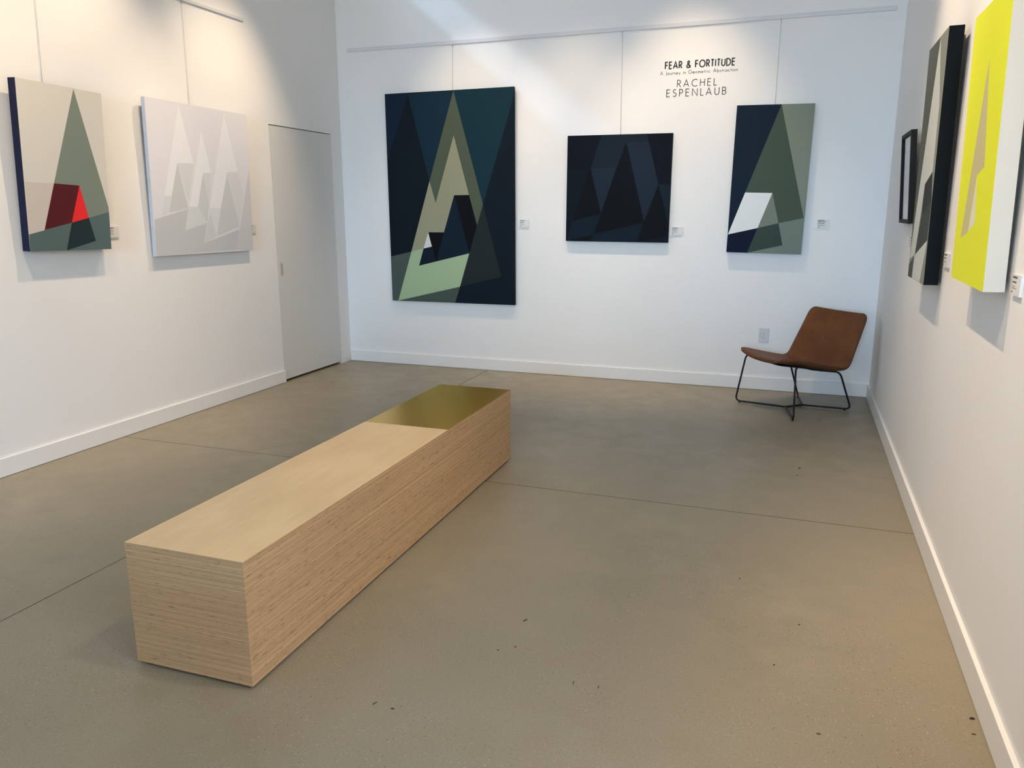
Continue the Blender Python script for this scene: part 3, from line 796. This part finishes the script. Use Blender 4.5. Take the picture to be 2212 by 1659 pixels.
# ------------------------------------------------------------------ light
w = bpy.data.worlds.new('sky'); bpy.context.scene.world = w; w.use_nodes = True
nt = w.node_tree; bg = nt.nodes['Background']
tc = nt.nodes.new('ShaderNodeTexCoord'); sp = nt.nodes.new('ShaderNodeSeparateXYZ'); rp = nt.nodes.new('ShaderNodeValToRGB')
nt.links.new(tc.outputs['Generated'], sp.inputs[0])
mp = nt.nodes.new('ShaderNodeMapRange'); mp.inputs['From Min'].default_value = -1; nt.links.new(sp.outputs['Z'], mp.inputs['Value']); nt.links.new(mp.outputs[0], rp.inputs[0])
e = rp.color_ramp.elements; e[0].position = .46; e[0].color = (.20, .20, .20, 1); e[1].position = .53; e[1].color = SKY
nt.links.new(rp.outputs[0], bg.inputs['Color']); bg.inputs['Strength'].default_value = SKY_S
l = bpy.data.lights.new('window_portal', 'AREA'); l.shape = 'RECTANGLE'; l.size = WX1 - WX0; l.size_y = WZ1 - WZ0
l.cycles.is_portal = True
o = bpy.data.objects.new('window_portal', l); C.objects.link(o); o.location = ((WX0 + WX1) / 2, FRONT - .02, (WZ0 + WZ1) / 2)
o.rotation_euler = Vector((0, 1, 0)).to_track_quat('-Z', 'Z').to_euler()
l = bpy.data.lights.new('slot_portal', 'AREA'); l.shape = 'RECTANGLE'; l.size = SY1 - SY0; l.size_y = SZ1 - SZ0
l.cycles.is_portal = True
o = bpy.data.objects.new('slot_portal', l); C.objects.link(o); o.location = (-.015, (SY0 + SY1) / 2, (SZ0 + SZ1) / 2)
o.rotation_euler = Vector((1, 0, 0)).to_track_quat('-Z', 'Z').to_euler()
def spot(loc, target, power, angle, blend=1.0, size=.03, col=None):
    l = bpy.data.lights.new('track_or_added_spot', 'SPOT'); l.energy = power; l.spot_size = math.radians(angle); l.spot_blend = blend; l.shadow_soft_size = size
    l.color = col or WARM
    o = bpy.data.objects.new('track_or_added_spot', l); C.objects.link(o); o.location = loc
    o.rotation_euler = (Vector(target) - Vector(loc)).to_track_quat('-Z', 'Y').to_euler()
spot((1.15, -2.75, 4.05), (0, -3.15, 1.70), 180, 64, size=.02)
spot((1.15, -1.50, 4.05), (0, -1.80, 1.35), 225, 60, size=.02)
spot((1.20, -4.30, 4.05), (0, -4.20, 1.90), 145, 68)
spot((1.45, -1.05, 4.05), (1.40, 0, 1.10), 122, 58, size=.02)
spot((2.25, -1.10, 4.05), (2.35, 0, 1.15), 100, 54, size=.02)
spot((3.20, -1.05, 4.05), (3.30, 0, 1.25), 165, 58, size=.02)
spot((3.65, -2.15, 4.05), (W, -2.50, 1.70), 215, 58, size=.02)
spot((3.65, -3.55, 4.05), (W, -3.75, 1.70), 240, 60, size=.02)
spot((3.65, -5.00, 4.05), (W, -5.10, 1.60), 250, 66)
# unseen spots added to brighten the side of the bench
CROSS = (1.0, .80, .58)
spot((4.40, -4.60, 3.90), (2.65, -4.3, .25), 125, 40, 1, .05, CROSS)
spot((4.40, -3.30, 3.90), (2.65, -3.2, .25), 125, 40, 1, .05, CROSS)
# fill lamp added in the unseen side room, brightens bench and left wall
l = bpy.data.lights.new('side_fill_lamp', 'AREA'); l.shape = 'RECTANGLE'; l.size = 2.6; l.size_y = 2.4; l.energy = 175; l.color = (.92, .97, 1.10)
o = bpy.data.objects.new('side_fill_lamp', l); C.objects.link(o); o.location = (W + 2.0, -6.9, 3.06)
# spot added outside the slot, stands in for the bluish streak on the back wall
gd = Vector((1, 1, -.82)); gp = Vector((0, -1.6, 4.12))
spot(tuple(gp - gd * 6), tuple(gp), 9000, 24, .3, .16, (.45, .68, 1.0))

# ------------------------------------------------------------------ camera and view
cam = bpy.data.cameras.new('camera'); co = bpy.data.objects.new('camera', cam); C.objects.link(co)
cam.sensor_fit = 'HORIZONTAL'; cam.sensor_width = 36; cam.lens = 1686.7472 / 2212 * 36; cam.clip_start = .05
yaw, pit, rol = .3457, -.2199, -.0007
fwd = Vector((-math.sin(yaw) * math.cos(pit), math.cos(yaw) * math.cos(pit), math.sin(pit)))
rt = Vector((math.cos(yaw), math.sin(yaw), 0)); up = rt.cross(fwd)
r2 = rt * math.cos(rol) + up * math.sin(rol); u2 = -rt * math.sin(rol) + up * math.cos(rol)
m = Matrix((r2, u2, -fwd)).transposed().to_4x4(); m.translation = (4.1841, -6.791, 1.493)
co.matrix_world = m
sc = bpy.context.scene; sc.camera = co
sc.view_settings.view_transform = 'Standard'; sc.view_settings.look = 'None'; sc.view_settings.gamma = 1.0; sc.view_settings.use_curve_mapping = False
sc.view_settings.exposure = EXPOSURE
sc.cycles.use_denoising = True
sc.cycles.max_bounces = 8; sc.cycles.diffuse_bounces = 6; sc.cycles.sample_clamp_indirect = 6.0
